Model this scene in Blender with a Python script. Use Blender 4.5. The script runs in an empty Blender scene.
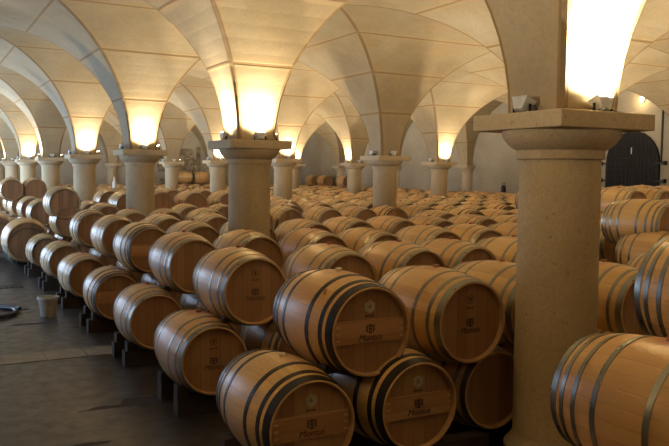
import bpy, math, random
from mathutils import Matrix, Vector
R = math.radians
random.seed(7)
sc = bpy.context.scene
col = sc.collection

# ------------------------------------------------------------------ helpers
class MB:
    """collects geometry for ONE mesh object"""
    def __init__(s): s.v = []; s.f = []; s.m = []; s.uv = []; s.uv2 = []
    def quad(s, pts, uv=None, mi=0, uv2=None):
        n = len(s.v); s.v += [tuple(p) for p in pts]; s.f.append(tuple(range(n, n+len(pts)))); s.m.append(mi)
        s.uv += list(uv) if uv else [(0, 0)]*len(pts)
        s.uv2 += list(uv2) if uv2 else [(0, 0)]*len(pts)
    def box(s, x0, x1, y0, y1, z0, z1, mi=0, M=None):
        P = [(x0,y0,z0),(x1,y0,z0),(x1,y1,z0),(x0,y1,z0),(x0,y0,z1),(x1,y0,z1),(x1,y1,z1),(x0,y1,z1)]
        if M: P = [tuple(M @ Vector(p)) for p in P]
        n = len(s.v); s.v += P
        for f in ((3,2,1,0),(4,5,6,7),(0,1,5,4),(1,2,6,5),(2,3,7,6),(3,0,4,7)):
            s.f.append(tuple(n+i for i in f)); s.m.append(mi); s.uv += [(0,0)]*4; s.uv2 += [(0,0)]*4
    def lathe(s, prof, seg, axis='Z', a0=0., a1=2*math.pi, off=(0,0,0), mi=0, mis=None, flip=False):
        """prof: list of (along, radius)"""
        full = abs(a1-a0-2*math.pi) < 1e-6
        na = seg if full else seg+1
        n = len(s.v)
        for (t, r) in prof:
            for k in range(na):
                a = a0+(a1-a0)*k/seg
                if axis == 'Z': p = (r*math.cos(a), r*math.sin(a), t)
                elif axis == 'Y': p = (r*math.sin(a), t, r*math.cos(a))
                else: p = (t, r*math.cos(a), r*math.sin(a))
                s.v.append((p[0]+off[0], p[1]+off[1], p[2]+off[2]))
        for i in range(len(prof)-1):
            for k in range(seg):
                k2 = (k+1) % na if full else k+1
                q = (n+i*na+k, n+i*na+k2, n+(i+1)*na+k2, n+(i+1)*na+k)
                if flip: q = q[::-1]
                s.f.append(q); s.m.append(mis[i] if mis else mi)
                u0, u1 = k/seg, (k+1)/seg; v0, v1 = prof[i][0], prof[i+1][0]
                uv = [(u0,v0),(u1,v0),(u1,v1),(u0,v1)]
                s.uv += uv[::-1] if flip else uv; s.uv2 += [(0,0)]*4
    def cap(s, t, r, seg, axis='Y', off=(0,0,0), mi=0, flip=False):
        n = len(s.v)
        for k in range(seg):
            a = 2*math.pi*k/seg
            if axis == 'Y': p = (r*math.sin(a), t, r*math.cos(a))
            elif axis == 'Z': p = (r*math.cos(a), r*math.sin(a), t)
            else: p = (t, r*math.cos(a), r*math.sin(a))
            s.v.append((p[0]+off[0], p[1]+off[1], p[2]+off[2]))
        f = tuple(range(n, n+seg)); s.f.append(f[::-1] if flip else f); s.m.append(mi)
        s.uv += [(0,0)]*seg; s.uv2 += [(0,0)]*seg
    def tube(s, pts, r, seg=8, mi=0):
        rings = []
        for i, p in enumerate(pts):
            p = Vector(p); d = (Vector(pts[min(i+1, len(pts)-1)])-Vector(pts[max(i-1, 0)])).normalized()
            up = Vector((0,0,1)) if abs(d.z) < .9 else Vector((1,0,0))
            a = d.cross(up).normalized(); b = a.cross(d)
            n = len(s.v); rings.append(n)
            for k in range(seg):
                t = 2*math.pi*k/seg; s.v.append(tuple(p+a*(r*math.cos(t))+b*(r*math.sin(t))))
        for i in range(len(rings)-1):
            for k in range(seg):
                k2 = (k+1) % seg
                s.f.append((rings[i]+k, rings[i]+k2, rings[i+1]+k2, rings[i+1]+k)); s.m.append(mi); s.uv += [(0,0)]*4; s.uv2 += [(0,0)]*4
        s.f.append(tuple(rings[0]+k for k in range(seg))[::-1]); s.f.append(tuple(rings[-1]+k for k in range(seg)))
        s.m += [mi, mi]; s.uv += [(0,0)]*(2*seg); s.uv2 += [(0,0)]*(2*seg)
    def build(s, name, mats, parent=None, smooth=False, bevel=0, loc=None):
        me = bpy.data.meshes.new(name); me.from_pydata(s.v, [], s.f)
        if not isinstance(mats, (list, tuple)): mats = [mats]
        for m in mats: me.materials.append(m)
        me.polygons.foreach_set('material_index', s.m)
        for nm, dat in (('UVMap', s.uv), ('UV2', s.uv2)):
            l = me.uv_layers.new(name=nm); l.data.foreach_set('uv', [c for t in dat for c in t])
        if smooth:
            me.polygons.foreach_set('use_smooth', [True]*len(s.f))
            me.set_sharp_from_angle(angle=R(38))
        me.update()
        o = bpy.data.objects.new(name, me); col.objects.link(o)
        if parent: o.parent = parent
        if loc: o.location = loc
        if bevel:
            b = o.modifiers.new('b', 'BEVEL'); b.width = bevel; b.segments = 2; b.limit_method = 'ANGLE'
        return o

def tag(o, label=None, cat=None, group=None, kind=None):
    if label: o['label'] = label
    if cat: o['category'] = cat
    if group: o['group'] = group
    if kind: o['kind'] = kind
    return o
def empty(name, loc=(0,0,0), rot=(0,0,0)):
    o = bpy.data.objects.new(name, None); col.objects.link(o); o.location = loc; o.rotation_euler = rot; o.empty_display_size = .1
    return o
kids = {}
def copy_tree(o, parent=None):
    c = o.copy(); col.objects.link(c)
    if parent: c.parent = parent
    for ch in kids_of(o): copy_tree(ch, c)
    return c
def kids_of(o):
    if o.name not in kids: kids[o.name] = list(o.children)
    return kids[o.name]

# ------------------------------------------------------------------ materials
class NT:
    def __init__(s, name):
        s.m = bpy.data.materials.new(name); s.m.use_nodes = True; s.t = s.m.node_tree
        s.b = s.t.nodes['Principled BSDF']
    def n(s, typ, **kw):
        x = s.t.nodes.new(typ)
        for k, v in kw.items():
            if k in x.inputs: x.inputs[k].default_value = v
            else: setattr(x, k, v)
        return x
    def l(s, a, b): s.t.links.new(a, b)
    def val(s, x, inp):
        if hasattr(x, 'links') or isinstance(x, bpy.types.NodeSocket): s.l(x, inp)
        else: inp.default_value = x
    def math(s, op, a, b=0., c=None, clamp=False):
        x = s.t.nodes.new('ShaderNodeMath'); x.operation = op; x.use_clamp = clamp
        s.val(a, x.inputs[0]); s.val(b, x.inputs[1])
        if c is not None: s.val(c, x.inputs[2])
        return x.outputs[0]
    def noise(s, vec, scale, detail=4, rough=.55, dim='3D'):
        x = s.n('ShaderNodeTexNoise'); x.inputs['Scale'].default_value = scale; x.inputs['Detail'].default_value = detail
        x.inputs['Roughness'].default_value = rough
        if vec is not None: s.l(vec, x.inputs['Vector'])
        return x.outputs['Fac']
    def ramp(s, fac, stops):
        x = s.t.nodes.new('ShaderNodeValToRGB'); s.l(fac, x.inputs[0]); e = x.color_ramp.elements
        e[0].position, e[0].color = stops[0][0], (*stops[0][1], 1); e[1].position, e[1].color = stops[-1][0], (*stops[-1][1], 1)
        for p, c in stops[1:-1]: y = e.new(p); y.color = (*c, 1)
        return x.outputs[0]
    def mix(s, fac, a, b, mode='MIX'):
        x = s.t.nodes.new('ShaderNodeMix'); x.data_type = 'RGBA'; x.blend_type = mode
        s.val(fac, x.inputs[0])
        for v, i in ((a, 6), (b, 7)):
            if isinstance(v, tuple): x.inputs[i].default_value = (*v, 1)
            else: s.l(v, x.inputs[i])
        return x.outputs[2]
    def smooth(s, x, a, b, to0=0., to1=1.):
        r = s.t.nodes.new('ShaderNodeMapRange'); r.interpolation_type = 'SMOOTHSTEP'
        s.val(x, r.inputs[0]); r.inputs[1].default_value = a; r.inputs[2].default_value = b
        r.inputs[3].default_value = to0; r.inputs[4].default_value = to1
        return r.outputs[0]
    def bump(s, h, strength=.3, dist=.01):
        x = s.n('ShaderNodeBump'); x.inputs['Strength'].default_value = strength; x.inputs['Distance'].default_value = dist
        s.l(h, x.inputs['Height']); s.l(x.outputs[0], s.b.inputs['Normal'])
    def out(s, colr=None, rough=.6, metal=0., spec=None):
        if colr is not None:
            if isinstance(colr, tuple): s.b.inputs['Base Color'].default_value = (*colr, 1)
            else: s.l(colr, s.b.inputs['Base Color'])
        s.val(rough, s.b.inputs['Roughness']); s.b.inputs['Metallic'].default_value = metal
        if spec is not None: s.b.inputs['Specular IOR Level'].default_value = spec
        return s.m
def coords(t, kind='Object', scale=(1,1,1)):
    c = t.n('ShaderNodeTexCoord'); o = c.outputs[kind]
    if scale != (1,1,1):
        m = t.n('ShaderNodeMapping'); m.inputs['Scale'].default_value = scale; t.l(o, m.inputs[0]); o = m.outputs[0]
    return o

def plain(name, c, rough=.6, metal=0., var=.15, sc_=12):
    t = NT(name); v = coords(t)
    n = t.noise(v, sc_, 4)
    a = tuple(x*(1-var) for x in c); b = tuple(min(1, x*(1+var)) for x in c)
    return t.out(t.ramp(n, [(.3, a), (.7, b)]), rough, metal)

def mat_stave():
    t = NT('oak_staves'); uv = coords(t, 'UV')
    sep = t.n('ShaderNodeSeparateXYZ'); t.l(uv, sep.inputs[0]); u, v = sep.outputs[0], sep.outputs[1]
    oi = t.n('ShaderNodeObjectInfo'); rnd = oi.outputs['Random']
    us = t.math('MULTIPLY', u, 28.)
    fl = t.math('FLOOR', us); fr = t.math('FRACT', us)
    cx = t.n('ShaderNodeCombineXYZ'); t.l(fl, cx.inputs[0]); t.l(t.math('MULTIPLY', rnd, 57.), cx.inputs[1])
    wn = t.n('ShaderNodeTexWhiteNoise'); t.l(cx.outputs[0], wn.inputs[0]); sv = wn.outputs['Value']
    c2 = t.n('ShaderNodeCombineXYZ'); t.l(t.math('MULTIPLY', u, 60.), c2.inputs[0]); t.l(t.math('MULTIPLY', v, 3.), c2.inputs[1]); t.l(t.math('MULTIPLY', sv, 9.), c2.inputs[2])
    gr = t.noise(c2.outputs[0], 3.2, 5, .6)
    base = t.ramp(t.math('ADD', t.math('MULTIPLY', sv, .32), t.math('MULTIPLY', gr, .62)), [(.15, (.43,.265,.10)), (.5, (.62,.41,.165)), (.85, (.74,.53,.24))])
    base = t.mix(t.math('MULTIPLY', rnd, .55), base, (.55,.30,.12))
    # wine stain around the bung hole and a few drips
    du = t.math('ABSOLUTE', t.math('SUBTRACT', t.math('ABSOLUTE', t.math('SUBTRACT', u, .5)), .5))
    d2 = t.math('SQRT', t.math('ADD', t.math('POWER', t.math('MULTIPLY', du, 2.1), 2.), t.math('POWER', t.math('MULTIPLY', v, .9), 2.)))
    ob = coords(t, 'Object'); off = t.n('ShaderNodeVectorMath'); off.operation = 'ADD'; t.l(ob, off.inputs[0])
    cr = t.n('ShaderNodeCombineXYZ'); t.l(t.math('MULTIPLY', rnd, 31.), cr.inputs[0]); t.l(cr.outputs[0], off.inputs[1])
    ns = t.noise(off.outputs[0], 7., 4)
    st = t.smooth(t.math('ADD', d2, t.math('MULTIPLY', ns, .28)), .30, .16)
    st = t.math('MULTIPLY', st, t.math('MULTIPLY', rnd, .75))
    base = t.mix(st, base, (.30,.07,.05))
    dirt = t.smooth(t.noise(off.outputs[0], 2.6, 5), .58, .8)
    base = t.mix(t.math('MULTIPLY', dirt, .35), base, (.25,.12,.05))
    e = t.math('MINIMUM', fr, t.math('SUBTRACT', 1., fr))
    seam = t.smooth(e, .0, .045, 1., 0.)
    base = t.mix(t.math('MULTIPLY', seam, .3), base, (.20,.10,.04))
    t.bump(t.math('SUBTRACT', t.math('MULTIPLY', gr, .3), seam), .25, .004)
    return t.out(base, .34)
def mat_head(name='oak_head', horiz=False, bright=1.):
    t = NT(name); ob = coords(t)
    sep = t.n('ShaderNodeSeparateXYZ'); t.l(ob, sep.inputs[0])
    oi = t.n('ShaderNodeObjectInfo'); rnd = oi.outputs['Random']
    a = sep.outputs[2 if horiz else 0]
    us = t.math('MULTIPLY', t.math('ADD', a, 5.03), 11.); fl = t.math('FLOOR', us); fr = t.math('FRACT', us)
    cx = t.n('ShaderNodeCombineXYZ'); t.l(fl, cx.inputs[0]); t.l(t.math('MULTIPLY', rnd, 57.), cx.inputs[1])
    wn = t.n('ShaderNodeTexWhiteNoise'); t.l(cx.outputs[0], wn.inputs[0]); sv = wn.outputs['Value']
    m = t.n('ShaderNodeMapping'); m.inputs['Scale'].default_value = (1.2, 1, 16) if horiz else (16, 1, 1.2); t.l(ob, m.inputs[0])
    gr = t.noise(m.outputs[0], 3., 5, .6)
    k = bright
    base = t.ramp(t.math('ADD', t.math('MULTIPLY', sv, .5), t.math('MULTIPLY', gr, .5)), [(.15, (.20*k,.105*k,.05*k)), (.5, (.29*k,.165*k,.082*k)), (.85, (.37*k,.225*k,.12*k))])
    base = t.mix(t.math('MULTIPLY', rnd, .5), base, (.25*k,.115*k,.05*k))
    e = t.math('MINIMUM', fr, t.math('SUBTRACT', 1., fr)); seam = t.smooth(e, .0, .05, 1., 0.)
    if not horiz: base = t.mix(t.math('MULTIPLY', seam, .55), base, (.12,.055,.022))
    t.bump(t.math('SUBTRACT', t.math('MULTIPLY', gr, .3), seam), .2, .004)
    return t.out(base, .55)
def mat_hoop(name, c, rough, metal):
    t = NT(name); ob = coords(t); n = t.noise(ob, 22., 4)
    a = tuple(x*.86 for x in c)
    return t.out(t.ramp(n, [(.3, a), (.7, c)]), t.smooth(n, .2, .8, rough-.08, rough+.12), metal)
def mat_stone(name, c1, c2, pits=True, scale=1.):
    t = NT(name); g = t.n('ShaderNodeNewGeometry').outputs['Position']
    n1 = t.noise(g, 1.3*scale, 5); n2 = t.noise(g, 45.*scale, 3)
    base = t.ramp(n1, [(.3, c1), (.7, c2)])
    base = t.mix(t.smooth(n2, .35, .75, 0., .35), base, tuple(x*.62 for x in c1))
    n3 = t.noise(g, 26., 2); pit = t.smooth(n3, .66, .72)
    if pits: base = t.mix(t.math('MULTIPLY', pit, .55), base, tuple(x*.4 for x in c1))
    t.bump(t.math('SUBTRACT', t.math('MULTIPLY', n2, .5), pit), .25, .006)
    return t.out(base, .85, 0., .2)
def mat_vault():
    t = NT('vault_plaster'); g = t.n('ShaderNodeNewGeometry').outputs['Position']
    uv = t.n('ShaderNodeUVMap', uv_map='UVMap').outputs[0]; uv2 = t.n('ShaderNodeUVMap', uv_map='UV2').outputs[0]
    s1 = t.n('ShaderNodeSeparateXYZ'); t.l(uv, s1.inputs[0]); s2 = t.n('ShaderNodeSeparateXYZ'); t.l(uv2, s2.inputs[0])
    u, v = s1.outputs[0], s1.outputs[1]; hw, vid = s2.outputs[0], s2.outputs[1]
    n1 = t.noise(g, .55, 5, .6); n2 = t.noise(g, 5., 5, .65); n3 = t.noise(g, 60., 3)
    base = t.ramp(n1, [(.3, (.245,.185,.105)), (.5, (.305,.242,.145)), (.72, (.37,.31,.205))])
    base = t.mix(t.smooth(n2, .45, .8, 0., .35), base, (.40,.30,.18))
    # pale water stains on the old plaster
    w = t.noise(g, 1.15, 6, .68); st = t.smooth(w, .575, .60)
    sg = t.n('ShaderNodeSeparateXYZ'); t.l(g, sg.inputs[0])
    qx = t.math('SUBTRACT', sg.outputs[0], 10.6); qy = t.math('SUBTRACT', sg.outputs[1], 15.2)
    near = t.smooth(t.math('SQRT', t.math('ADD', t.math('MULTIPLY', qx, qx), t.math('MULTIPLY', qy, qy))), 1.6, 3.2, .75, .10)
    n4 = t.noise(g, 24., 4, .7)
    base = t.mix(t.smooth(n4, .4, .7, 0., .30), base, (.20,.15,.08))
    base = t.mix(t.math('MULTIPLY', st, near), base, (.30,.215,.11))
    # joints between cast panels
    ds = [t.math('ABSOLUTE', t.math('SUBTRACT', v, j)) for j in (1.04, 2.07, 3.22, 4.42)]
    d = ds[0]
    for x in ds[1:]: d = t.math('MINIMUM', d, x)
    jl = t.smooth(d, .012, .030, 1., 0.)
    ed = t.math('SUBTRACT', hw, t.math('ABSOLUTE', u)); el = t.smooth(ed, .016, .034, 1., 0.)
    ln = t.math('MAXIMUM', t.math('MAXIMUM', jl, el), t.math('MULTIPLY', vid, .75))
    base = t.mix(t.math('MULTIPLY', ln, .85), base, (.13,.075,.03))
    halo = t.smooth(t.math('MINIMUM', d, ed), .02, .14, .30, 0.)
    base = t.mix(halo, base, (.38,.26,.12))
    t.bump(t.math('SUBTRACT', t.math('MULTIPLY', n3, .25), ln), .4, .012)
    return t.out(base, .8, 0., .25)
def mat_wall():
    t = NT('wall_plaster'); g = t.n('ShaderNodeNewGeometry').outputs['Position']
    n1 = t.noise(g, .5, 6, .6); n2 = t.noise(g, 3.2, 6, .7)
    base = t.ramp(n1, [(.3, (.25,.22,.165)), (.7, (.36,.325,.255))])
    base = t.mix(t.smooth(n2, .5, .8, 0., .5), base, (.24,.19,.13))
    t.bump(n2, .3, .02)
    return t.out(base, .9, 0., .2)
def mat_floor():
    t = NT('worn_concrete'); g = t.n('ShaderNodeNewGeometry').outputs['Position']
    n1 = t.noise(g, .8, 6, .6); n2 = t.noise(g, 6., 6, .65)
    base = t.ramp(n1, [(.3, (.022,.021,.020)), (.55, (.040,.038,.036)), (.75, (.068,.064,.060))])
    base = t.mix(t.smooth(n2, .5, .75, 0., .5), base, (.024,.021,.018))
    mp = t.n('ShaderNodeMapping'); mp.inputs['Scale'].default_value = (.7, 3.4, 1); t.l(g, mp.inputs[0])
    w = t.noise(mp.outputs[0], 1.5, 5, .6); wet = t.smooth(w, .66, .70)
    base = t.mix(t.math('MULTIPLY', wet, .8), base, (.018,.013,.011))
    sp = t.n('ShaderNodeSeparateXYZ'); t.l(g, sp.inputs[0]); nz = t.noise(g, 4.5, 4, .6)
    for (px_, py_, ax, ay) in ((1.95, 7.05, .42, .20), (1.55, 7.0, .34, .07), (1.45, 11.35, .35, .10), (1.30, 12.6, .30, .12), (1.15, 6.1, .30, .05)):
        dx = t.math('DIVIDE', t.math('SUBTRACT', sp.outputs[0], px_), ax); dy = t.math('DIVIDE', t.math('SUBTRACT', sp.outputs[1], py_), ay)
        q = t.math('ADD', t.math('SQRT', t.math('ADD', t.math('MULTIPLY', dx, dx), t.math('MULTIPLY', dy, dy))), t.math('MULTIPLY', nz, 1.6))
        wet = t.math('MAXIMUM', wet, t.smooth(q, 1.75, 1.55))
    base = t.mix(t.math('MULTIPLY', wet, .85), base, (.010,.008,.008))
    r = t.math('ADD', t.smooth(n2, .2, .8, .28, .5), t.math('MULTIPLY', wet, .35))
    t.bump(n2, .25, .01)
    return t.out(base, r, 0., .5)
def mat_door():
    t = NT('dark_door_boards'); ob = coords(t); sep = t.n('ShaderNodeSeparateXYZ'); t.l(ob, sep.inputs[0])
    fr = t.math('FRACT', t.math('MULTIPLY', t.math('ADD', sep.outputs[1], 9.), 6.)); e = t.math('MINIMUM', fr, t.math('SUBTRACT', 1., fr))
    s = t.smooth(e, 0., .08, 1., 0.)
    n = t.noise(coords(t, 'Object', (3,14,1)), 3., 4)
    base = t.mix(s, t.ramp(n, [(.3, (.010,.010,.012)), (.7, (.028,.027,.028))]), (.003,.003,.003))
    t.bump(t.math('MULTIPLY', s, -1.), .5, .01)
    return t.out(base, .8, 0., .15)
def emis(name, c, s):
    t = NT(name); t.b.inputs['Base Color'].default_value = (*c, 1); t.b.inputs['Emission Color'].default_value = (*c, 1); t.b.inputs['Emission Strength'].default_value = s
    return t.m
M = dict(
    stave=mat_stave(), head=mat_head(), bar=mat_head('oak_crossbar', True, 1.45), chime=plain('oak_chime', (.46,.28,.13), .55),
    galv=mat_hoop('galvanised_hoop', (.27,.28,.255), .33, .88), black=mat_hoop('black_hoop', (.008,.008,.009), .38, .0),
    bung=plain('silicone_bung_brown', (.36,.15,.08), .6), cork=plain('pale_bung', (.70,.62,.50), .7), red=plain('red_bung', (.45,.11,.07), .55),
    ink=plain('branded_ink', (.022,.014,.010), .7), plaque=plain('tin_plaque', (.42,.38,.27), .45, .3), notch=plain('dowel_ends', (.50,.36,.20), .6),
    stone=mat_stone('column_stone', (.41,.32,.19), (.51,.415,.265)), cap=mat_stone('capital_stone', (.41,.325,.20), (.52,.42,.275)),
    vault=mat_vault(), wall=mat_wall(), floor=mat_floor(), door=mat_door(),
    iron=plain('black_iron', (.012,.012,.013), .5, .4), timber=plain('dark_timber', (.040,.026,.016), .8, 0, .4, 6),
    lampbody=plain('lamp_aluminium', (.55,.55,.52), .4, .2), lampglass=emis('lamp_glass', (1., .84, .55), 14.), offglass=plain('dead_lamp_glass', (.20,.22,.24), .15, .0),
    bulb=emis('bulkhead_glow', (1., .72, .36), 6.), bucket=plain('white_plastic', (.36,.34,.29), .5), rubber=plain('black_rubber', (.018,.022,.028), .3),
    strip=plain('pale_channel_stone', (.20,.185,.15), .55, 0, .3, 5), grate=plain('iron_grate', (.012,.012,.013), .5, .5), glass=plain('milky_bottle', (.55,.55,.5), .25),
    frame=plain('window_frame_white', (.5,.5,.5), .5), reed=plain('old_stonework', (.17,.14,.09), .9, 0, .6, 3), dark=plain('dark_void', (.01,.01,.01), .8),
)

# ------------------------------------------------------------------ camera
EYE = 2.15
cam = bpy.data.cameras.new('camera'); co = bpy.data.objects.new('camera', cam); col.objects.link(co)
cam.sensor_width = 36; cam.lens = 36*766.99/669; cam.clip_start = .05; cam.clip_end = 200
co.matrix_world = Matrix.Translation((0, 0, EYE)) @ Matrix.Rotation(R(-28.807), 4, 'Z') @ Matrix.Rotation(R(90-3.704), 4, 'X') @ Matrix.Rotation(R(.612), 4, 'Z')
sc.camera = co

# ------------------------------------------------------------------ hall
GX, GY, X00, Y00 = 6.114, 6.0, 4.212, 4.197
def cpos(i, j): return X00+GX*j, Y00+GY*i
XL, XR = X00-GX, X00+3*GX
YF, YB = Y00-GY, Y00+7*GY
SPR, PW = EYE+.445, .285                      # springing height, half width of a pier
RAD = 2.80
def rise(d): return math.sqrt(max(0., 2*RAD*d-d*d))
HY, HX = GY/2-PW, GX/2-PW
NP = 22
prof = []
for k in range(NP+1):
    a = (math.pi/2)*(k/NP); dd = HY*(1-math.cos(a)); prof.append((dd, rise(dd)))
arc = [0.]
for k in range(NP): arc.append(arc[-1]+math.hypot(prof[k+1][0]-prof[k][0], prof[k+1][1]-prof[k][1]))
mb = MB(); CH = .028
def web(cx, cy, nx, ny):
    """one curved web of a springer; (nx, ny) is the side it faces"""
    def row(k):
        d, h = prof[k]; dx, dy = PW+d*HX/HY, PW+d
        if k == 0: pass
        z = SPR+h
        if ny: y = cy+ny*dy; w = dx-CH; return y, w, z
        x = cx+nx*dx; w = dy-CH; return x, w, z
    for k in range(NP):
        (p0, w0, z0), (p1, w1, z1) = row(k), row(k+1)
        n = 6
        for q in range(n):
            def pt(p, w, z, t, v):
                s_ = -w+2*w*t
                if ny: X = min(max(cx+s_, XL), XR); return (X, p, z), (X-cx, v)
                Y = min(max(cy+s_, YF), YB); return (p, Y, z), (Y-cy, v)
            t0, t1 = q/n, (q+1)/n
            a, b, c, d = pt(p0, w0, z0, t0, arc[k]), pt(p0, w0, z0, t1, arc[k]), pt(p1, w1, z1, t1, arc[k+1]), pt(p1, w1, z1, t0, arc[k+1])
            if (Vector(a[0])-Vector(b[0])).length < 1e-6 and (Vector(c[0])-Vector(d[0])).length < 1e-6: continue
            mb.quad([a[0], b[0], c[0], d[0]], [a[1], b[1], c[1], d[1]], 0, [(w0, 0), (w0, 0), (w1, 0), (w1, 0)])
def corner(cx, cy, sx, sy):
    for k in range(NP):
        P = []
        for kk in (k, k+1):
            d, h = prof[kk]; dx, dy = PW+d*HX/HY, PW+d; z = SPR+h
            P.append(((cx+sx*(dx-CH), cy+sy*dy, z), (cx+sx*dx, cy+sy*(dy-CH), z)))
        mb.quad([P[0][0], P[0][1], P[1][1], P[1][0]], [(0, arc[k])]*2+[(0, arc[k+1])]*2, 0, [(1, 1)]*4)
for i in range(-1, 8):
    for j in range(-1, 4):
        cx, cy = cpos(i, j)
        for nx, ny in ((1,0),(-1,0),(0,1),(0,-1)):
            if (nx > 0 and j == 3) or (nx < 0 and j == -1) or (ny > 0 and i == 7) or (ny < 0 and i == -1): continue
            web(cx, cy, nx, ny)
        for sx in (1, -1):
            for sy in (1, -1):
                if (sx > 0 and j == 3) or (sx < 0 and j == -1) or (sy > 0 and i == 7) or (sy < 0 and i == -1): continue
                corner(cx, cy, sx, sy)
tag(mb.build('ceiling', M['vault'], smooth=True), kind='structure')

f = MB(); f.box(XL-.3, XR+.3, YF-.3, YB+.3, -.2, 0); tag(f.build('floor', M['floor']), kind='structure')
f = MB(); f.box(XR, XR+.4, YF-.4, YB+.4, 0, 6); tag(f.build('wall_right', M['wall']), kind='structure')
f = MB(); f.box(XL, XR, YB, YB+.4, 0, 6); tag(f.build('wall_back', M['wall']), kind='structure')
f = MB(); f.box(XL, XR, YF-.4, YF, 0, 6); tag(f.build('wall_front', M['wall']), kind='structure')
# left wall with tall windows giving on the yard
WIN = [(13.2, 2.6), (19.2, 2.6), (25.2, 2.6), (31.2, 2.6), (37.2, 2.6)]
f = MB(); y = YF-.4; z0w, z1w = .5, 3.9
for (cy, w) in WIN:
    f.box(XL-.4, XL, y, cy-w/2, 0, 6); f.box(XL-.4, XL, cy-w/2, cy+w/2, 0, z0w); f.box(XL-.4, XL, cy-w/2, cy+w/2, z1w, 6); y = cy+w/2
f.box(XL-.4, XL, y, YB+.4, 0, 6)
tag(f.build('wall_left', M['wall']), kind='structure')
for n, (cy, w) in enumerate(WIN):
    f = MB(); x0, x1 = XL-.25, XL-.19
    for (a, b, c, d) in ((cy-w/2, cy-w/2+.07, z0w, z1w), (cy+w/2-.07, cy+w/2, z0w, z1w), (cy-.03, cy+.03, z0w, z1w), (cy-w/2, cy+w/2, z0w, z0w+.07), (cy-w/2, cy+w/2, z1w-.07, z1w), (cy-w/2, cy+w/2, 2.4, 2.46)):
        f.box(x0, x1, a, b, c, d)
    tag(f.build('window_%d' % (n+1), M['frame']), kind='structure')
# pale drainage channel across the floor (runs along X)
f = MB()
Yc = 9.06
for k in range(9): f.box(-1.85+k*.45, -1.85+(k+1)*.45-.008, Yc, Yc+.46, 0, .006)
tag(f.build('trim_1', M['strip']), kind='structure')

# ------------------------------------------------------------------ columns
ECH = [(2.265, .315), (2.335, .315)] + [(2.335+.145*math.sin(a)*1., .325+.105*(1-math.cos(a))) for a in [R(x) for x in range(0, 91, 10)]]
def stone_column(i, j, label, cat='column', name='stone_column', group='columns carrying the vaults'):
    cx, cy = cpos(i, j)
    root = empty(name, (cx, cy, 0)); tag(root, label, cat, group)
    lo = (-PW-.172 if j > -1 else 0, PW+.172 if j < 3 else 0, -PW-.172 if i > -1 else 0, PW+.172 if i < 7 else 0)
    a0, a1 = 0., 2*math.pi
    if j == 3: a0, a1 = R(90), R(270)
    if i == 7: a0, a1 = R(180), R(360)
    if j == -1: a0, a1 = R(-90), R(90)
    if i == -1: a0, a1 = 0., R(180)
    if j == 3 and i == 7: a0, a1 = R(180), R(270)
    if j == -1 and i == 7: a0, a1 = R(270), R(360)
    if j == -1 and i == -1: a0, a1 = 0, R(90)
    if j == 3 and i == -1: a0, a1 = R(90), R(180)
    s = MB(); s.lathe([(0, .36), (.12, .36), (.14, .34), (.2, .30), (.22, .297), (1.2, .298), (2.20, .292), (2.2605, .292), (2.2605, .286), (2.268, .286)], 48 if a1-a0 > 6 else 24, 'Z', a0, a1)
    s.build('shaft', M['stone'], root, smooth=True)
    s = MB(); e = [(2.268, .286), (2.268, .312), (2.272, .317), (2.333, .317), (2.337, .322)]
    for k in range(0, 10):
        a = R(10*k); e.append((2.337+.135*(1-math.cos(a)) if False else 2.337+.14*k/9, .322+.108*math.sin(R(90*k/9))**.75))
    e.append((2.48, .43))
    s.lathe(e, 48 if a1-a0 > 6 else 24, 'Z', a0, a1)
    s.build('capital', M['cap'], root, smooth=True)
    s = MB(); s.box(lo[0], lo[1], lo[2], lo[3], 2.477, SPR)
    s.build('abacus', M['cap'], root, bevel=.008)
    return root
ordn = ['first', 'second', 'third', 'fourth', 'fifth', 'sixth', 'seventh', 'eighth', 'ninth', 'tenth', 'eleventh', 'twelfth', 'thirteenth', 'fourteenth', 'fifteenth',
        'sixteenth', 'seventeenth', 'eighteenth', 'nineteenth', 'twentieth', 'twenty-first', 'twenty-second', 'twenty-third', 'twenty-fourth', 'twenty-fifth', 'twenty-sixth', 'twenty-seventh', 'twenty-eighth', 'twenty-ninth', 'thirtieth']
CL = {(0,0): 'thick beige stone column nearest the camera, right of centre, running out of the frame',
      (1,0): 'beige stone column left of centre with two blazing lamps on its capital',
      (2,0): 'stone column further left, warm lamp glow above its capital, third along the aisle',
      (3,0): 'fourth aisle column, slimmer in view, with a lamp glow facing the camera',
      (4,0): 'fifth aisle column, front of its vault unlit, thin bright strip on its left',
      (5,0): 'sixth aisle column near the left edge with a glowing vault foot',
      (6,0): 'farthest aisle column at the very left edge of the photo',
      (2,1): 'stone column in mid hall with unlit lamps and water-stained vault above',
      (3,1): 'stone column close behind the lit left-centre column, on its right',
      (4,1): 'slim far column just left of the lit left-centre column',
      (5,1): 'pale far column between the third aisle column and the old stonework',
      (3,2): 'pale column left of the nearest column with a bright lamp on its capital',
      (4,2): 'slim distant column beside the dark pointed wall arch, on its right',
      (5,2): 'distant column at the left foot of the dark pointed wall arch'}
SEENC = [(0,0),(1,0),(2,0),(3,0),(4,0),(5,0),(6,0),(2,1),(3,1),(4,1),(5,1),(3,2),(4,2),(5,2)]
for i in range(0, 7):
    for j in range(0, 3):
        l = CL.get((i, j), 'stone column in the %s line from the aisle, %s back, hidden behind nearer columns' % (ordn[j], ordn[i]))
        stone_column(i, j, l)
for i in range(-1, 8): stone_column(i, 3, 'half-round wall pilaster on the right wall, %s from the camera end' % ordn[i+1], 'pilaster', 'wall_pilaster', 'pilasters on the walls')
for i in range(-1, 8): stone_column(i, -1, 'half-round wall pilaster on the left window wall, %s from the camera end' % ordn[i+1], 'pilaster', 'wall_pilaster', 'pilasters on the walls')
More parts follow.
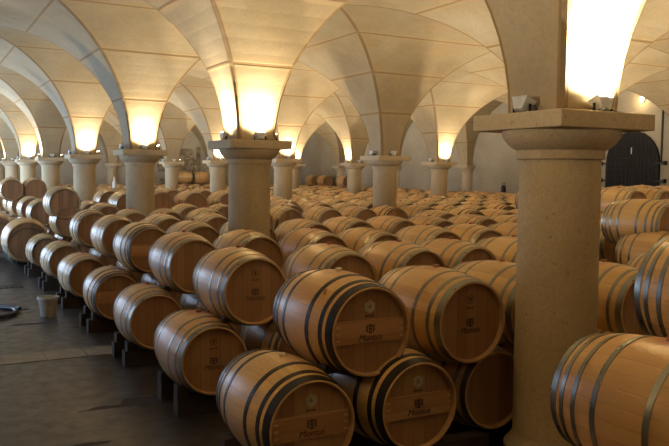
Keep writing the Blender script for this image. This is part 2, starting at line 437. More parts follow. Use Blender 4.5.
for j in range(0, 3):
    stone_column(7, j, 'half-round wall pilaster on the far end wall, %s from its left corner' % ordn[j+1], 'pilaster', 'wall_pilaster', 'pilasters on the walls')
    stone_column(-1, j, 'half-round wall pilaster on the wall behind the camera, %s from its left corner' % ordn[j+1], 'pilaster', 'wall_pilaster', 'pilasters on the walls')

# ------------------------------------------------------------------ floodlights
def make_flood(lit):
    root = empty('floodlight')
    s = MB()   # local: faces -Y edge of the abacus, beam goes up
    Mx = Matrix.Translation((0, 0, .052)) @ Matrix.Rotation(R(-24), 4, 'X')
    # tapering housing
    P = [(-.075,-.05,.045), (.075,-.05,.045), (.075,.05,.045), (-.075,.05,.045), (-.045,-.03,-.035), (.045,-.03,-.035), (.045,.03,-.035), (-.045,.03,-.035)]
    P = [tuple(Mx @ Vector(p)) for p in P]
    for q in ((0,1,5,4), (1,2,6,5), (2,3,7,6), (3,0,4,7), (4,5,6,7)): s.quad([P[x] for x in q])
    for k in (-.03, 0, .03): s.box(k-.003, k+.003, -.028, .028, -.05, -.034, M=Mx)
    s.build('housing', M['lampbody'], root)
    s = MB(); s.box(-.078, .078, -.053, .053, .044, .05, M=Mx); s.box(-.068, .068, -.043, .043, .050, .052, mi=1, M=Mx)
    s.build('glass', [M['lampbody'], M['lampglass' if lit else 'offglass']], root)
    s = MB(); s.box(-.084, -.080, -.012, .012, 0, .06); s.box(.080, .084, -.012, .012, 0, .06); s.box(-.084, .084, -.012, .012, 0, .005)
    s.build('bracket', M['iron'], root)
    s = MB(); s.tube([(.05, .02, .05), (.10, .03, .045), (.125, .02, .02), (.13, .0, .008), (.20, .01, .006)], .005, 6)
    s.build('cable', M['rubber'], root)
    return root
protoL = {}
LIT = {}
def flood(i, j, side, lit, W=60., label=None):
    cx, cy = cpos(i, j); dist = PW+.10
    dx, dy, rz = {'-Y': (0, -1, 0), '-X': (-1, 0, R(-90)), '+X': (1, 0, R(90)), '+Y': (0, 1, R(180))}[side]
    if lit not in protoL: protoL[lit] = make_flood(lit); o = protoL[lit]; kids_of(o)
    else: o = copy_tree(protoL[lit])
    o.location = (cx+dx*dist, cy+dy*dist, SPR); o.rotation_euler = (0, 0, rz)
    tag(o, label, 'lamp', 'floodlights on the capitals')
    if lit:
        L = bpy.data.lights.new('flood_beam', 'SPOT'); L.energy = W; L.color = (1., .84, .60); L.spot_size = R(172); L.spot_blend = 1.; L.shadow_soft_size = .05
        p = bpy.data.objects.new('flood_beam', L); col.objects.link(p)
        p.location = (cx+dx*(dist+.035), cy+dy*(dist+.035), SPR+.125)
        k_ = -.25 if side[0] == '-' else .45; d = Vector((dx*k_, dy*k_, 1.)); p.rotation_euler = d.to_track_quat('-Z', 'Y').to_euler()
    return o
where = {(0,0): 'the nearest column', (1,0): 'the left-centre column', (2,0): 'the third aisle column', (3,0): 'the fourth aisle column', (4,0): 'the fifth aisle column',
         (5,0): 'the sixth aisle column', (6,0): 'the farthest aisle column', (2,1): 'the mid-hall column', (3,1): 'the column behind the left-centre one', (4,1): 'the slim far column left of it',
         (5,1): 'the pale far column', (3,2): 'the pale column left of the nearest', (4,2): 'the distant column right of the dark arch', (5,2): 'the distant column left of the dark arch'}
WF = 300
FL = {(0,0): (500, 0), (1,0): (170, 170), (2,0): (160, 0), (3,0): (150, 0), (4,0): (0, 120), (5,0): (150, 0), (6,0): (0, 150), (2,1): (0, 0), (3,1): (150, 120), (4,1): (150, 0), (5,1): (0, 0), (3,2): (170, 0), (4,2): (0, 150), (5,2): (170, 0)}
for (i, j), (wf, wl) in FL.items():
    w_ = where[(i, j)]
    flood(i, j, '-Y', wf > 0, wf, ('lit' if wf else 'unlit')+' metal floodlight on the camera side of '+w_)
    flood(i, j, '-X', wl > 0, wl, ('lit' if wl else 'unlit')+' metal floodlight on the left side of '+w_)
# unseen lamps added as warm fill: hidden columns, far and right sides
for i in range(-1, 7):
    for j in range(0, 3):
        if i >= 0 and (i, j) not in FL: flood(i, j, '-Y', True, 120, 'added fill floodlight on the camera side of a hidden column, %s line, %s row' % (ordn[j], ordn[i]))
        flood(i, j, '+Y', True, WF if j else 150, 'added unseen fill floodlight on the far side of the capital, %s line of columns, %s row' % (ordn[j], ordn[i+1]))
        if i >= 0: flood(i, j, '+X', True, WF, 'added unseen fill floodlight on the right side of the capital, %s line of columns, %s row' % (ordn[j], ordn[i+1]))

for i in range(-1, 1): flood(i, -1, '+X', True, 700, 'added unseen fill floodlight on the left wall pilaster, %s from the camera end' % ordn[i+1])  # out of view, added to brighten the nearest column and vault
# ------------------------------------------------------------------ barrels
BL, RB, RH = .94, .357, .30       # length, belly radius, end radius
def brad(y, rb=RB, rh=RH, L=BL):
    t = abs(2*y/L); return rb-(rb-rh)*t**1.9
def ringmesh(y0, y1, seg, rb=RB, rh=RH, L=BL, th=.0035, zc=RB):
    s = MB(); n = 2
    pr = [(y0, brad(y0, rb, rh, L)-.002)]+[(y0+(y1-y0)*k/n, brad(y0+(y1-y0)*k/n, rb, rh, L)+th) for k in range(n+1)]+[(y1, brad(y1, rb, rh, L)-.002)]
    s.lathe(pr, seg, 'Y', off=(0, 0, zc)); return s
HO6 = [(.0, .058), (.105, .140), (.262, .296)]
HO6B = [(.0, .075), (.108, .150), (.262, .306)]
HO8 = [(.0, .048), (.075, .108), (.165, .198), (.300, .336)]
def text_mesh(txt, size, name, mat, parent, loc, shear=.25, depth=.0008):
    c = bpy.data.curves.new(name, 'FONT'); c.body = txt; c.size = size; c.align_x = 'CENTER'; c.shear = shear; c.extrude = depth
    o = bpy.data.objects.new(name+'_tmp', c); col.objects.link(o)
    dg = bpy.context.evaluated_depsgraph_get(); dg.update()
    me = bpy.data.meshes.new_from_object(o.evaluated_get(dg)); bpy.data.objects.remove(o)
    me.materials.clear(); me.materials.append(mat); me.name = name
    p = bpy.data.objects.new(name, me); col.objects.link(p); p.parent = parent; p.location = loc; p.rotation_euler = (R(90), 0, 0)
    return p
def flat(s, pts, y, th=.001):
    """polygon in the head plane (x, z), extruded towards the viewer"""
    n = len(pts); s.quad([(x, y-th, z) for x, z in pts])
    for k in range(n):
        a, b = pts[k], pts[(k+1) % n]; s.quad([(a[0], y-th, a[1]), (a[0], y, a[1]), (b[0], y, b[1]), (b[0], y-th, b[1])])
def emblem(parent, y, zc, k=1.):
    """dark seal: turreted tower between two leafy sprays"""
    s = MB()
    def R_(x0, x1, z0, z1): flat(s, [(x0*k, zc+z0*k), (x1*k, zc+z0*k), (x1*k, zc+z1*k), (x0*k, zc+z1*k)], y)
    R_(-.009, -.003, -.022, .020); R_(.003, .009, -.022, .020); R_(-.012, .012, -.027, -.021); R_(-.012, .012, .013, .020)
    R_(-.012, -.008, .020, .026); R_(-.002, .002, .020, .028); R_(.008, .012, .020, .026); R_(-.003, .003, -.005, .003)
    for sx in (-1, 1):
        R_(*(sorted((sx*.016, sx*.019))), -.020, .018)
        for q in range(4):
            z0 = -.018+q*.010
            flat(s, [(sx*.017*k, zc+z0*k), (sx*.030*k, zc+(z0+.004)*k), (sx*.027*k, zc+(z0+.011)*k), (sx*.018*k, zc+(z0+.006)*k)], y)
    return s.build('emblem', M['ink'], parent)
def scribble(s, y, zc, w, h, n=7, seed=1):
    rr = random.Random(seed)
    for q in range(n):
        x = -w/2+w*q/n; hh = h*(.5+.5*rr.random()); flat(s, [(x, zc), (x+w/n*.55, zc), (x+w/n*.75, zc+hh), (x+w/n*.2, zc+hh)], y)
    flat(s, [(-w/2, zc-.001), (w/2, zc-.001), (w/2, zc+.0012), (-w/2, zc+.0012)], y)
def make_barrel(hoop, hoops, bar=False, marks='none', bung='bung', seg=56, name='wine_barrel', rb=RB, rh=RH, L=BL, bungpos=0.):
    root = empty(name); z = rb; h = L/2
    s = MB(); n = 18; rec = .038; ri = rh-.019
    pr = [(-h+rec, ri), (-h, ri+.006), (-h, rh-.003)]+[(-h+.003+(L-.006)*k/n, brad(-h+.003+(L-.006)*k/n, rb, rh, L)) for k in range(n+1)]+[(h, rh-.003), (h, ri+.006), (h-rec, ri)]
    mis = [1]*2+[0]*(len(pr)-5)+[1]*2
    s.lathe(pr, seg, 'Y', off=(0, 0, z), mis=mis)
    s.build('staves', [M['stave'], M['chime']], root, smooth=True)
    yf = -h+rec
    s = MB(); s.cap(yf, ri+.002, seg, off=(0, 0, z), flip=False); s.cap(yf+.02, ri+.002, seg, off=(0, 0, z), flip=True)
    hd = s.build('front_head', M['head'], root)
    s = MB(); s.cap(h-rec, ri+.002, seg, off=(0, 0, z), flip=True); s.cap(h-rec-.02, ri+.002, seg, off=(0, 0, z)); s.build('back_head', M['head'], root)
    for (a, b) in hoops:
        for sg in (-1, 1):
            y0, y1 = sorted((sg*(h-a-.004), sg*(h-b)))
            ringmesh(y0, y1, seg, rb, rh, L).build('hoop', M[hoop], root, smooth=True)
    s = MB(); s.lathe([(z+rb-.006, .022), (z+rb+.014, .026), (z+rb+.020, .023), (z+rb+.020, .0)], 14, 'Z', off=(0, bungpos, 0))
    s.build('bung', M[bung], root, smooth=True)
    if bar:
        s = MB(); w = math.sqrt(ri*ri-.085**2)
        flat(s, [(-w, z-.075), (w, z-.075), (w+.004, z), (w, z+.078), (-w, z+.078), (-w-.004, z)], yf, .014)
        b = s.build('crossbar', M['bar'], hd)
        for sg in (-1, 1):
            for q in (-1, 0, 1):
                s = MB(); x0, x1 = sorted((sg*(w-.004), sg*(w-.036)))
                flat(s, [(x0, z+q*.045-.006), (x1, z+q*.045-.006), (x1, z+q*.045+.006), (x0, z+q*.045+.006)], yf-.014, .002); s.build('dowel_end', M['notch'], hd)
        yf -= .014
    if marks in ('full', 'print', 'plaque'):
        emblem(hd, yf, z+.020 if bar else z-.005, 1.2)
        text_mesh('Montus', .060, 'lettering', M['ink'], hd, (0, yf-.001, z-.058 if bar else z-.082))
        y2 = -h+rec
        s = MB(); hexa = [(.045*math.sin(R(60*q)), z+.165+.045*math.cos(R(60*q))) for q in range(6)]
        if marks == 'full':
            flat(s, hexa, y2, .003); pl = s.build('plaque', M['plaque'], hd)
            text_mesh('A', .034, 'plaque_letter', M['ink'], hd, (0, y2-.0035, z+.153), 0)
        else:
            for q in range(18):
                a, b = R(20*q), R(20*q+20); r1, r2 = .026, .030
                flat(s, [(r1*math.sin(a), z+.165+r1*math.cos(a)), (r2*math.sin(a), z+.165+r2*math.cos(a)), (r2*math.sin(b), z+.165+r2*math.cos(b)), (r1*math.sin(b), z+.165+r1*math.cos(b))], y2)
            flat(s, [(-.006, z+.150), (.006, z+.150), (.009, z+.178), (-.009, z+.178)], y2)
            s.build('cooper_stamp', M['ink'], hd)
        s = MB(); scribble(s, y2, z+.098, .075, .014); s.build('small_stamp', M['ink'], hd)
    elif marks == 'stamp':
        s = MB(); flat(s, [(-.035, z+.12), (.035, z+.12), (.035, z+.145), (-.035, z+.145)], yf); s.build('small_stamp', M['ink'], hd)
    return root
def simple_mesh(hoop, name, seg=26, hoops=HO6, L=BL, rb=RB, rh=RH):
    """whole distant barrel as one mesh; slots: staves, head, hoop, chime, bung"""
    s = MB(); h = L/2; z = rb; ri = rh-.019; rec = .038; n = 8
    pr = [(-h+rec, ri), (-h, rh-.003)]+[(-h+.003+(L-.006)*k/n, brad(-h+.003+(L-.006)*k/n, rb, rh, L)) for k in range(n+1)]+[(h, rh-.003), (h-rec, ri)]
    s.lathe(pr, seg, 'Y', off=(0, 0, z), mis=[3]+[0]*(len(pr)-3)+[3])
    s.cap(-h+rec, ri, seg, off=(0, 0, z), mi=1); s.cap(h-rec, ri, seg, off=(0, 0, z), mi=1, flip=True)
    for (a, b) in hoops:
        for sg in (-1, 1):
            y0, y1 = sorted((sg*(h-a-.004), sg*(h-b))); t = .004
            s.lathe([(y0, brad(y0, rb, rh, L)-.002), (y0, brad(y0, rb, rh, L)+t), (y1, brad(y1, rb, rh, L)+t), (y1, brad(y1, rb, rh, L)-.002)], seg, 'Y', off=(0, 0, z), mi=2)
    s.box(-.022, .022, -.022, .022, z+rb-.006, z+rb+.02, mi=4)
    return s
SM = {}
for key, hp, bg in (('galv', 'galv', 'bung'), ('galv2', 'galv', 'red'), ('black', 'black', 'cork')):
    s = simple_mesh(hp, key); o = s.build('barrel_mesh', [M['stave'], M['head'], M[hp], M['chime'], M[bg]], smooth=True); SM[key] = o.data; bpy.data.objects.remove(o)

H1, H2, H3 = EYE-1.655, EYE-1.065, EYE-.58     # axis heights of the three tiers
PX = .764
def rankY(r): return 1.86 if r == 0 else 4.30 if r == 1 else 6.29+2.0*(r-2)-(.08 if r > 2 else 0)
def startX(r): return {1: 2.18, 2: 2.30, 3: 2.33}.get(r, 2.36)
slots = {}
def clear(X, Y):
    """push a barrel back if it would stand in a column"""
    for i in range(0, 7):
        for j in range(0, 4):
            cx, cy = cpos(i, j)
            if abs(X-cx) < (.30+.30 if j < 3 else .66) and Y < cy+.33 and Y+BL > cy-.32:
                if cy-Y < .62: return cy+.325
                return cy-.325-BL
    return Y
rnd = random.Random(3)
UP = {2: [2.69, 3.65, 4.48, 5.20], 3: [2.76, 3.56, 4.46, 5.27, 6.25, 6.98], 4: [2.80, 3.54, 4.50, 5.34, 6.12, 6.95], 5: [2.90, 3.66], 6: [2.87, 3.60, 4.30, 5.15, 6.12, 6.80, 7.72, 8.60, 9.42]}
for r in range(0, 22):
    y = rankY(r); T = {}
    if r < 2:
        st = 2.68 if r == 0 else startX(r)
        for t in (0, 1, 2): T[t] = [st+PX*(k+t*.5) for k in range(5 if r == 0 else 26)]
    else:
        U = list(UP.get(r, [2.82+rnd.uniform(-.05, .05)]))
        while U[-1] < XR: U.append(U[-1]+rnd.uniform(.765, .875))
        T[1] = U; T[0] = [startX(r)]+[(a+b)/2 for a, b in zip(U, U[1:])]; T[2] = [(a+b)/2 for a, b in zip(U, U[1:])]
    for tier in (0, 1, 2):
        for k, X in enumerate(T[tier]):
            if X > XR-.45: break
            yy = clear(X, y+rnd.uniform(-.03, .03)*(1 if r < 4 else 2.2)); jx = rnd.uniform(-.01, .01)
            if r == 5 and tier == 1 and 4.9 < X < 9.2: continue
            if r == 2 and tier == 1 and 6.6 < X < 8.2: continue
            slots[(tier, r, k)] = [X+jx, yy, (H1, H2, H3)[tier]+(rnd.uniform(-.012, .02) if r > 2 else 0)]
# the third tier exists only in places
def third(r, k):
    X = slots[(2, r, k)][0]
    if r == 0: return k <= 2
    if r == 1: return False
    if r in (4, 5) : return X > 12
    return False
for key in [q for q in slots if q[0] == 2 and not third(q[1], q[2])]: del slots[key]
def put3(r, X, H=EYE-.58):
    k = max([q[2] for q in slots if q[0] == 2 and q[1] == r], default=-1)+1
    slots[(2, r, k)] = [X, rankY(r) if r != 2 else 6.72, H]
for a in ((2, 8.81, EYE-.66), (2, 9.62, EYE-.66), (7, 2.70, EYE-.67), (11, 2.55), (11, 3.2)): put3(*a)
# measured places of the front barrels
slots[(0,1,0)] = [2.17, 4.19, EYE-1.595]; slots[(0,1,1)] = [2.96, 4.15, EYE-1.56]; slots[(0,1,2)] = [3.92, 4.50, EYE-1.66]
slots[(1,1,0)] = [2.655, 4.29, EYE-1.05]; slots[(1,1,1)] = [3.58, 4.38, EYE-1.08]; slots[(1,1,2)] = [4.38, 4.53, EYE-1.09]
slots[(1,0,0)] = [3.13, 1.90, EYE-1.13]; slots[(1,0,1)] = [3.90, 1.92, EYE-1.13]; slots[(1,0,2)] = [4.68, 1.92, H2]; slots[(2,0,0)] = [3.70, 1.88, EYE-.63]
slots.pop((1,1,3)); slots[(1,1,4)] = [5.44, 4.38, H2-.06]
for q in (0, 1, 2, 3): slots[(0,0,q)][0] = 2.76+PX*q
slots.pop((1,0,3), None); slots.pop((2,0,1), None); slots.pop((2,0,2), None)
for q in slots:
    if q[0] == 1 and q[1] in (8, 9) and 4.2 < slots[q][0] < 7.8: slots[q][2] = EYE-.82
for q in ((0, 8, 0), (0, 9, 0), (1, 8, 0)): slots.pop(q, None)
#KEEP#
KEEP = {(0,0): (0,), (0,1): (0,1,2,3,4), (0,2): (0,1), (0,3): (0,1), (0,4): (0,1), (0,5): (0,1), (0,6): (0,1), (0,7): (0,1), (0,8): (1,), (0,9): (1,), (0,10): (0,), (0,11): (0,), (0,12): (0,1), (0,13): (1,), (0,14): (1,), (0,15): (1,), (1,0): (0,), (1,1): (0,1,2,4,5), (1,2): (0,1,2,3,4,7), (1,3): (0,1,2,3,4,5,6,8), (1,4): (0,1,2,3,4,5,6,7,8,9,11), (1,5): (0,1,2,8,9,10,11), (1,6): (0,1,2,3,4,5,6,7,8,9,10,11,12,13), (1,7): (0,1,2,3,4,6,7,8,9,10,11,12,13,14,15), (1,8): (1,2,3,4,5,7,8,9,10,11,12,13,14,15,16,17), (1,9): (0,1,2,4,5,8,9,10,11,12,13,14,15,16,17,18,19), (1,10): (0,9,10,11,12,13,15,16,17,18,19,20,21), (1,11): (0,10,11,12,13,14,15,17,18,19,20,21,22,23), (1,12): (0,8,11,12,13,14,15,16,17,18,19,20,21,22,23), (1,13): (0,9,10,12,13,14,15,16,17,18,20,21,22), (1,14): (4,5,8,9,10,11,15,16,17,18,19,20,22,23), (1,15): (5,6,8,9,10,14,16,17,18,19,20,21,23), (1,16): (4,5,6,9,10,11,13,16,18,19,20,22,23), (1,17): (6,7,9,11,12,14,17,19,20,21,22,24), (1,18): (6,7,8,10,11,12,13,14,20,21,22), (1,19): (5,7,8,11,12,13,15,19,21,22,23), (1,20): (5,7,8,9,11,12,13,14,15,20,23), (1,21): (6,8,9,12,14,15,16,17,21), (2,0): (0,), (2,2): (0,1), (2,4): (11,12,13), (2,5): (11,13,14,15,16), (2,7): (0,), (2,11): (0,1)}
#ENDKEEP#
HERO = {
 (1,1,0): ('bk_full', 'oak barrel with black hoops, crossbar and hexagonal plaque, topmost in the foreground'),
 (0,1,0): ('bk_full', 'black-hooped oak barrel at bottom left of the foreground pile, cut by the frame'),
 (0,1,1): ('bk_full', 'black-hooped oak barrel in the shadow below and right of the plaque barrel'),
 (1,1,1): ('gv_print', 'silver-hooped barrel with a printed name beside the nearest column'),
 (0,1,2): ('gv_none', 'shadowed silver-hooped barrel half hidden by the nearest column'),
 (1,2,0): ('gv_print', 'silver-hooped barrel with printed name, upper left neighbour of the plaque barrel'),
 (0,2,0): ('gv_print', 'silver-hooped barrel on the floor blocks with printed name, left of the foreground pile'),
 (1,4,0): ('bk_bar', 'black-hooped barrel with plain crossbar on the upper tier along the aisle'),
 (0,4,0): ('bk_bar', 'black-hooped barrel with crossbar on the bottom tier near the white bucket'),
 (1,0,0): ('gv8', 'large-looking barrel at bottom right corner, four grey hoops at its left end'),
 (2,0,0): ('gv8', 'barrel on the third tier cut by the right edge, above the corner barrel'),
 (2,2,0): ('gv8', 'barrel high on the pile in front of the arched door, side to the camera'),
 (1,1,4): ('gv_none', 'barrel just right of the nearest column, below the high barrel by the door'),
}
protos = {}
def proto(kind):
    if kind not in protos:
        a = dict(bk_full=('black', HO6B, True, 'full', 'cork'), bk_bar=('black', HO6B, True, 'none', 'cork'), gv_print=('galv', HO6, False, 'print', 'bung'),
                 gv_none=('galv', HO6, False, 'none', 'bung'), gv_stamp=('galv', HO6, False, 'stamp', 'red'), gv8=('galv', HO8, False, 'none', 'bung'))[kind]
        o = make_barrel(a[0], a[1], a[2], a[3], a[4]); kids_of(o)
        for c in kids_of(o): kids_of(c)
        protos[kind] = o; return o
    return copy_tree(protos[kind])
tn = ['bottom tier', 'upper tier', 'third tier']
stuff = MB()
def add_stuff(X, Y, zc, yaw=0.):
    m = SM['galv']; n = len(stuff.v)
    stuff.v += [(v.co.x+X, v.co.y+Y, v.co.z+zc) for v in m.vertices]
    SF.append((n, m))
SF = []
nind = 0; BKEY = {}
for (tier, r, k), (X, Yh, zc) in sorted(slots.items(), key=lambda t: (t[0][1], t[0][0], t[0][2])):
    key = (tier, r, k)
    if key not in HERO and KEEP is not None and not (k in KEEP.get((tier, r), ())):
        add_stuff(X, Yh+BL/2, zc-RB); continue
    near = (X*X+Yh*Yh)**.5 < 13.5
    if key in HERO: kind, lab = HERO[key]
    else:
        kind = 'gv8' if r == 0 else rnd.choice(['gv_none', 'gv_none', 'gv_stamp'])
        row = 'front row' if r == 1 else 'corner row nearest the camera' if r == 0 else ordn[r-1]+' row back'
        lab = 'oak wine barrel on the %s, %s, %s' % (tn[tier], row, ('last at the aisle end' if r else 'leftmost') if k == 0 else ordn[k]+(' from the aisle end' if r else ' from the left'))
        if (tier, r) == (2, 2): lab = 'barrel beside the high one in front of the arched door, at the right edge'
        if (tier, r) == (2, 7): lab = 'barrel perched on top of the aisle stack at the left, facing the camera'
        if (tier, r) == (2, 11): lab = ('barrel perched highest at the left edge in front of the slim aisle columns', 'high-perched barrel just right of the one at the left edge')[k]
    if near or key in HERO: o = proto(kind)
    else:
        o = bpy.data.objects.new('wine_barrel', SM[rnd.choice(['galv', 'galv', 'galv', 'galv', 'galv2', 'black'] if r > 3 else ['galv'])]); col.objects.link(o)
    o.location = (X, Yh+BL/2, zc-RB); o.rotation_euler = (0, 0, R(rnd.uniform(-2, 2)) if r > 1 else 0); BKEY[o.name] = key
    tag(o, lab, 'barrel', 'oak barrels on the '+tn[tier]); nind += 1
    if key == (1, 1, 0):
        al = R(-46); tx = text_mesh('5', .055, 'chalk_mark', M['red'], o, ((RB-.006)*math.sin(al), -.26, RB+(RB-.006)*math.cos(al)), 0, .004)
        tx.rotation_euler = (Matrix.Rotation(al, 4, 'Y') @ Matrix.Rotation(R(-60), 4, 'Z')).to_euler()
if SF:
    me = bpy.data.meshes.new('barrel_stack'); fs = []; ms = []; uvs = []
    for n, m in SF:
        for p in m.polygons: fs.append([n+x for x in p.vertices]); ms.append(p.material_index)
        uvs += [c for l in m.uv_layers['UVMap'].data for c in l.uv] if False else UVC if (UVC := globals().get('_uvc')) else globals().setdefault('_uvc', [c for l in m.uv_layers['UVMap'].data for c in l.uv])
    me.from_pydata(stuff.v, [], fs)
    for m in SM['galv'].materials: me.materials.append(m)
    me.polygons.foreach_set('material_index', ms); me.uv_layers.new(name='UVMap').data.foreach_set('uv', uvs)
    me.polygons.foreach_set('use_smooth', [True]*len(fs)); me.set_sharp_from_angle(angle=R(38))
    o = bpy.data.objects.new('barrel_stack', me); col.objects.link(o)
    tag(o, 'far and half-buried oak barrels filling the rest of the rows', 'barrels', kind='stuff')
print('individual barrels', nind)

# large casks at the aisle end, barrels lying crosswise by the far wall
for n, (X, Yh) in enumerate(((2.14, 17.5), (1.72, 19.8))):
    o = make_barrel('galv', HO8, seg=56, name='large_cask', rb=.49, rh=.42, L=1.05)
    o.location = (X, Yh+.5, .13)
    tag(o, ('big round cask beyond the aisle barrels at the left, wider than its neighbours', 'second big cask half hidden behind the first, at the left edge')[n], 'cask', 'large casks by the aisle')
for n, (X, Y, rz) in enumerate(((21.86, 38.68, 0), (21.84, 41.05, 0), (21.86, 42.68, 0), (14.35, 45.0, 90), (15.4, 45.0, 90))):
    o = bpy.data.objects.new('wine_barrel', SM['galv']); col.objects.link(o)
    o.location = (X, Y, H2+RB-.12 if rz == 0 else H2+RB+.01); o.rotation_euler = (0, 0, R(rz))
    tag(o, ('distant dark barrel inside the pointed wall arch, nearest its right side', 'distant dark barrel inside the pointed wall arch, middle of three', 'distant dark barrel inside the pointed wall arch, nearest its left side',
            'distant barrel lying crosswise below the old stonework, the left one', 'distant barrel lying crosswise below the old stonework, the right one')[n], 'barrel', 'odd barrels by the far walls')

# ------------------------------------------------------------------ timber rails and chocks under the rows
for r in range(0, 22):
    y = rankY(r); x0 = 2.0 if r else 2.5; x1 = XR-.3 if r else 6.2
    for dy in (.17, .68):
        blocked = None
        s = MB()
        xs = [x0, x1]
        segs = [(x0, x1)]
        for i in range(0, 7):
            for j in range(0, 3):
                cx, cy = cpos(i, j)
                if cy-.40 < y+dy+.15 and y+dy < cy+.40:
                    segs = [q for a, b in segs for q in ((a, min(b, cx-.38)), (max(a, cx+.38), b)) if q[1]-q[0] > .1]
        segs = sorted(set(segs))
        for a, b in segs: s.box(a, b, y+dy, y+dy+.13, 0.0, .17)
        x = startX(r) if r else 2.68
        while x < x1-.4:
            ok = any(a+.2 < x+.38 < b-.1 for a, b in segs)
            if ok and r < 9: s.box(x+.31, x+.45, y+dy+.01, y+dy+.12, .17, .25)
            x += PX
        if r < 9:
            xx = (startX(r) if r else 2.68)-.30
            s.box(xx, xx+.12, y+dy+.01, y+dy+.12, .17, .27)
        o = s.build('timber_rail', M['timber'])
        tag(o, 'dark timber rail under the %s row of barrels, %s of its two' % (ordn[r], 'front' if dy < .3 else 'back'), 'rail', 'rails carrying the barrels')
def chock(x, y, z, lab, rz=0.):
    s = MB(); P = [(-.05,-.045,-.03), (.05,-.045,-.03), (.05,.045,-.03), (-.05,.045,-.03), (-.03,-.045,.035), (.045,-.045,.02), (.045,.045,.02), (-.03,.045,.035)]
    for q in ((3,2,1,0),(4,5,6,7),(0,1,5,4),(1,2,6,5),(2,3,7,6),(3,0,4,7)): s.quad([P[t] for t in q])
    o = s.build('wooden_chock', M['timber'], bevel=.006); o.location = (x, y, z); o.rotation_euler = (0, 0, rz); tag(o, lab, 'chock', 'chocks wedged between barrels')
chock(2.44, 4.52, H1+.335, 'dark wooden chock wedged between the plaque barrel and the one below left')
chock(2.47, 6.52, H1+.325, 'dark wooden chock under the second upper barrel of the aisle')
chock(2.50, 8.50, H1+.325, 'dark wooden chock under the third upper barrel of the aisle')

# ------------------------------------------------------------------ door, lamp and marks on the right wall
d = empty('door_1', (XR-.02, 18.94, 0)); tag(d, kind='structure')
def archpts(w, h0, h1, n=14):
    pts = [(-w, .0), (w, 0.), (w, h0)]
    for k in range(1, n): a = math.pi*k/n; pts.append((w*math.cos(a), h0+(h1-h0)*math.sin(a)))
    return pts+[(-w, h0)]
s = MB(); pts = archpts(1.15, 2.62, 3.76)
s.quad([(-.08, y, z) for y, z in pts][::-1])
for k in range(len(pts)):
    a, b = pts[k], pts[(k+1) % len(pts)]; s.quad([(-.08, a[0], a[1]), (0, a[0], a[1]), (0, b[0], b[1]), (-.08, b[0], b[1])])
s.build('leaf', M['door'], d)
s = MB()
for k in range(6): s.box(-.10, -.08, .15+k*.17, .17+k*.17, 1.2, 2.8)
for k in range(9): s.box(-.10, -.08, .13, 1.02, 1.2+k*.2, 1.22+k*.2)
s.build('grille', M['iron'], d)
for z in (2.0, 2.62):
    for sg in (-1, 1):
        s = MB(); a, b = sorted((sg*1.0, sg*1.40)); s.box(-.12, -.08, a, b, z-.03, z+.03); c = sg*1.38; s.box(-.14, 0, c-.04, c+.04, z-.07, z+.07); s.build('hinge', M['iron'], d)
s = MB(); s.box(-.11, -.08, -.012, .012, 2.95, 3.18); s.build('handle', M['lampbody'], d)
b = empty('bulkhead_lamp', (XR, 18.62, 4.86)); tag(b, 'small glowing round lamp high on the right wall above the arched door', 'lamp')
s = MB(); s.lathe([(-.06, .0), (-.06, .11), (-.0, .12)], 20, 'X'); s.build('rim', M['lampbody'], b)
s = MB(); s.lathe([(-.12, .0), (-.115, .05), (-.09, .085), (-.06, .10)], 20, 'X'); s.build('dome', M['bulb'], b, smooth=True)
L = bpy.data.lights.new('bulkhead_light', 'POINT'); L.energy = 12; L.color = (1, .7, .35); L.shadow_soft_size = .08
p = bpy.data.objects.new('bulkhead_light', L); col.objects.link(p); p.location = (XR-.3, 18.62, 4.8)
s = MB(); s.tube([(XR-.03, 17.75, 2.6), (XR-.03, 17.75, 4.55)], .03, 8); tag(s.build('wall_conduit', M['iron']), 'dark vertical pipe on the right wall beside the arched door', 'pipe')
# rough old stonework in the far wall
s = MB(); rr = random.Random(5)
for q in range(110):
    x = 13.3+rr.random()*2.2; z = .15+q/110*3.35; w = .12+rr.random()*.2; h_ = .07+rr.random()*.1
    s.box(x-w, x+w, YB-.05-rr.random()*.08, YB, z-h_, z+h_)
s.box(15.55, 15.75, YB-.12, YB, .0, 3.7); 
tag(s.build('old_stonework', M['reed'], bevel=.01), 'patch of rough old stones set in the far end wall', 'stonework')

# ------------------------------------------------------------------ things on the floor and on the barrels
bk = empty('bucket', (1.72, 11.9, 0)); bk.scale = (.9, .9, .93); tag(bk, 'white plastic bucket standing on the aisle floor near the left edge', 'bucket')
s = MB(); s.lathe([(0, .0), (0, .115), (.29, .16), (.30, .16), (.30, .153), (.03, .11), (.03, .0)], 28, 'Z'); s.build('tub', M['bucket'], bk, smooth=True)
s = MB(); s.lathe([(.27, .157), (.27, .172), (.305, .176), (.305, .155)], 28, 'Z'); s.build('rim', M['glass'], bk, smooth=True)
s = MB(); s.tube([(.175*math.cos(a), .175*math.sin(a), .285-.04*math.sin(a)) for a in [math.pi+math.pi*q/14 for q in range(15)]], .004, 6); s.build('handle', M['lampbody'], bk)
s = MB(); pts = []
for q in range(48):
    a = R(95-q*9.5); rr_ = .50+.002*q
    pts.append((.80+rr_*math.cos(a), 12.35+rr_*1.0*math.sin(a), .035+(.0 if q < 30 else .01)))
s.tube(pts, .032, 10); tag(s.build('garden_hose', M['rubber'], smooth=True), 'coiled black hose lying on the aisle floor at the left edge', 'hose')
g = empty('floor_grate', (1.45, 15.2, .0)); tag(g, 'dark iron drain grate in the aisle floor at the left edge', 'grate')
s = MB(); s.box(-.3, .3, -.22, .22, .0, .006); s.build('grate_plate', M['grate'], g)
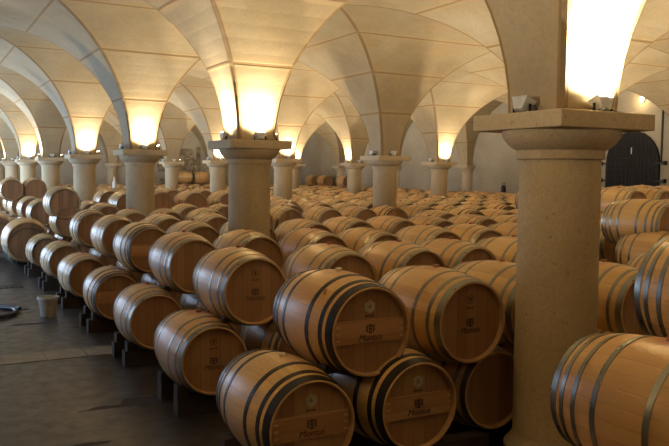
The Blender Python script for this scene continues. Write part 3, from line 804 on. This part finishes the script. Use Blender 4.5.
s = MB()
for q in range(7): s.box(-.27+q*.085, -.23+q*.085, -.19, .19, .006, .012)
s.build('bars', M['iron'], g)
def bottle(x, y, z, m, lab, k=1.):
    s = MB(); s.lathe([(0, 0), (0, .11*k), (.28*k, .11*k), (.36*k, .05*k), (.52*k, .04*k), (.52*k, 0)], 16, 'Z'); o = s.build('bottle', m, smooth=True); o.location = (x, y, z); tag(o, lab, 'bottle')
bottle(7.4, 32.6, H2+RB-.01, M['glass'], 'pale bottle standing on distant barrels beside the pale far column', .9)
ln = empty('hand_lantern', (21.62, 24.70, H2+RB)); tag(ln, 'small dark lantern standing on far barrels left of the nearest column', 'lantern')
s = MB(); s.lathe([(0, 0), (0, .10), (.04, .11), (.20, .10), (.26, .05), (.30, .04), (.30, 0)], 14, 'Z'); s.build('lantern_body', M['iron'], ln, smooth=True)
s = MB(); s.tube([(.11*math.cos(a), 0, .22+.17*math.sin(a)) for a in [math.pi*q/10 for q in range(11)]], .012, 6); s.build('handle', M['iron'], ln)

# ------------------------------------------------------------------ daylight through the left windows, world
for (cy, w), PWR in zip(WIN, (55, 110, 220, 420, 420)):
    L = bpy.data.lights.new('window_daylight', 'AREA'); L.shape = 'RECTANGLE'; L.size = w-.1; L.size_y = z1w-z0w-.1; L.energy = PWR; L.color = (.55, .73, 1.)
    p = bpy.data.objects.new('window_daylight', L); col.objects.link(p); p.location = (XL-.10, cy, (z0w+z1w)/2); p.rotation_euler = (R(90), 0, R(-90))
w = bpy.data.worlds.new('world'); sc.world = w; w.use_nodes = True
w.node_tree.nodes['Background'].inputs[0].default_value = (.45, .62, 1., 1); w.node_tree.nodes['Background'].inputs[1].default_value = .6
sc.view_settings.view_transform = 'Standard'; sc.view_settings.look = 'None'; sc.view_settings.gamma = 1.; sc.view_settings.use_curve_mapping = False
sc.view_settings.exposure = 0.95
sc.cycles.max_bounces = 8; sc.cycles.diffuse_bounces = 5; sc.cycles.sample_clamp_indirect = 6; sc.cycles.use_denoising = True
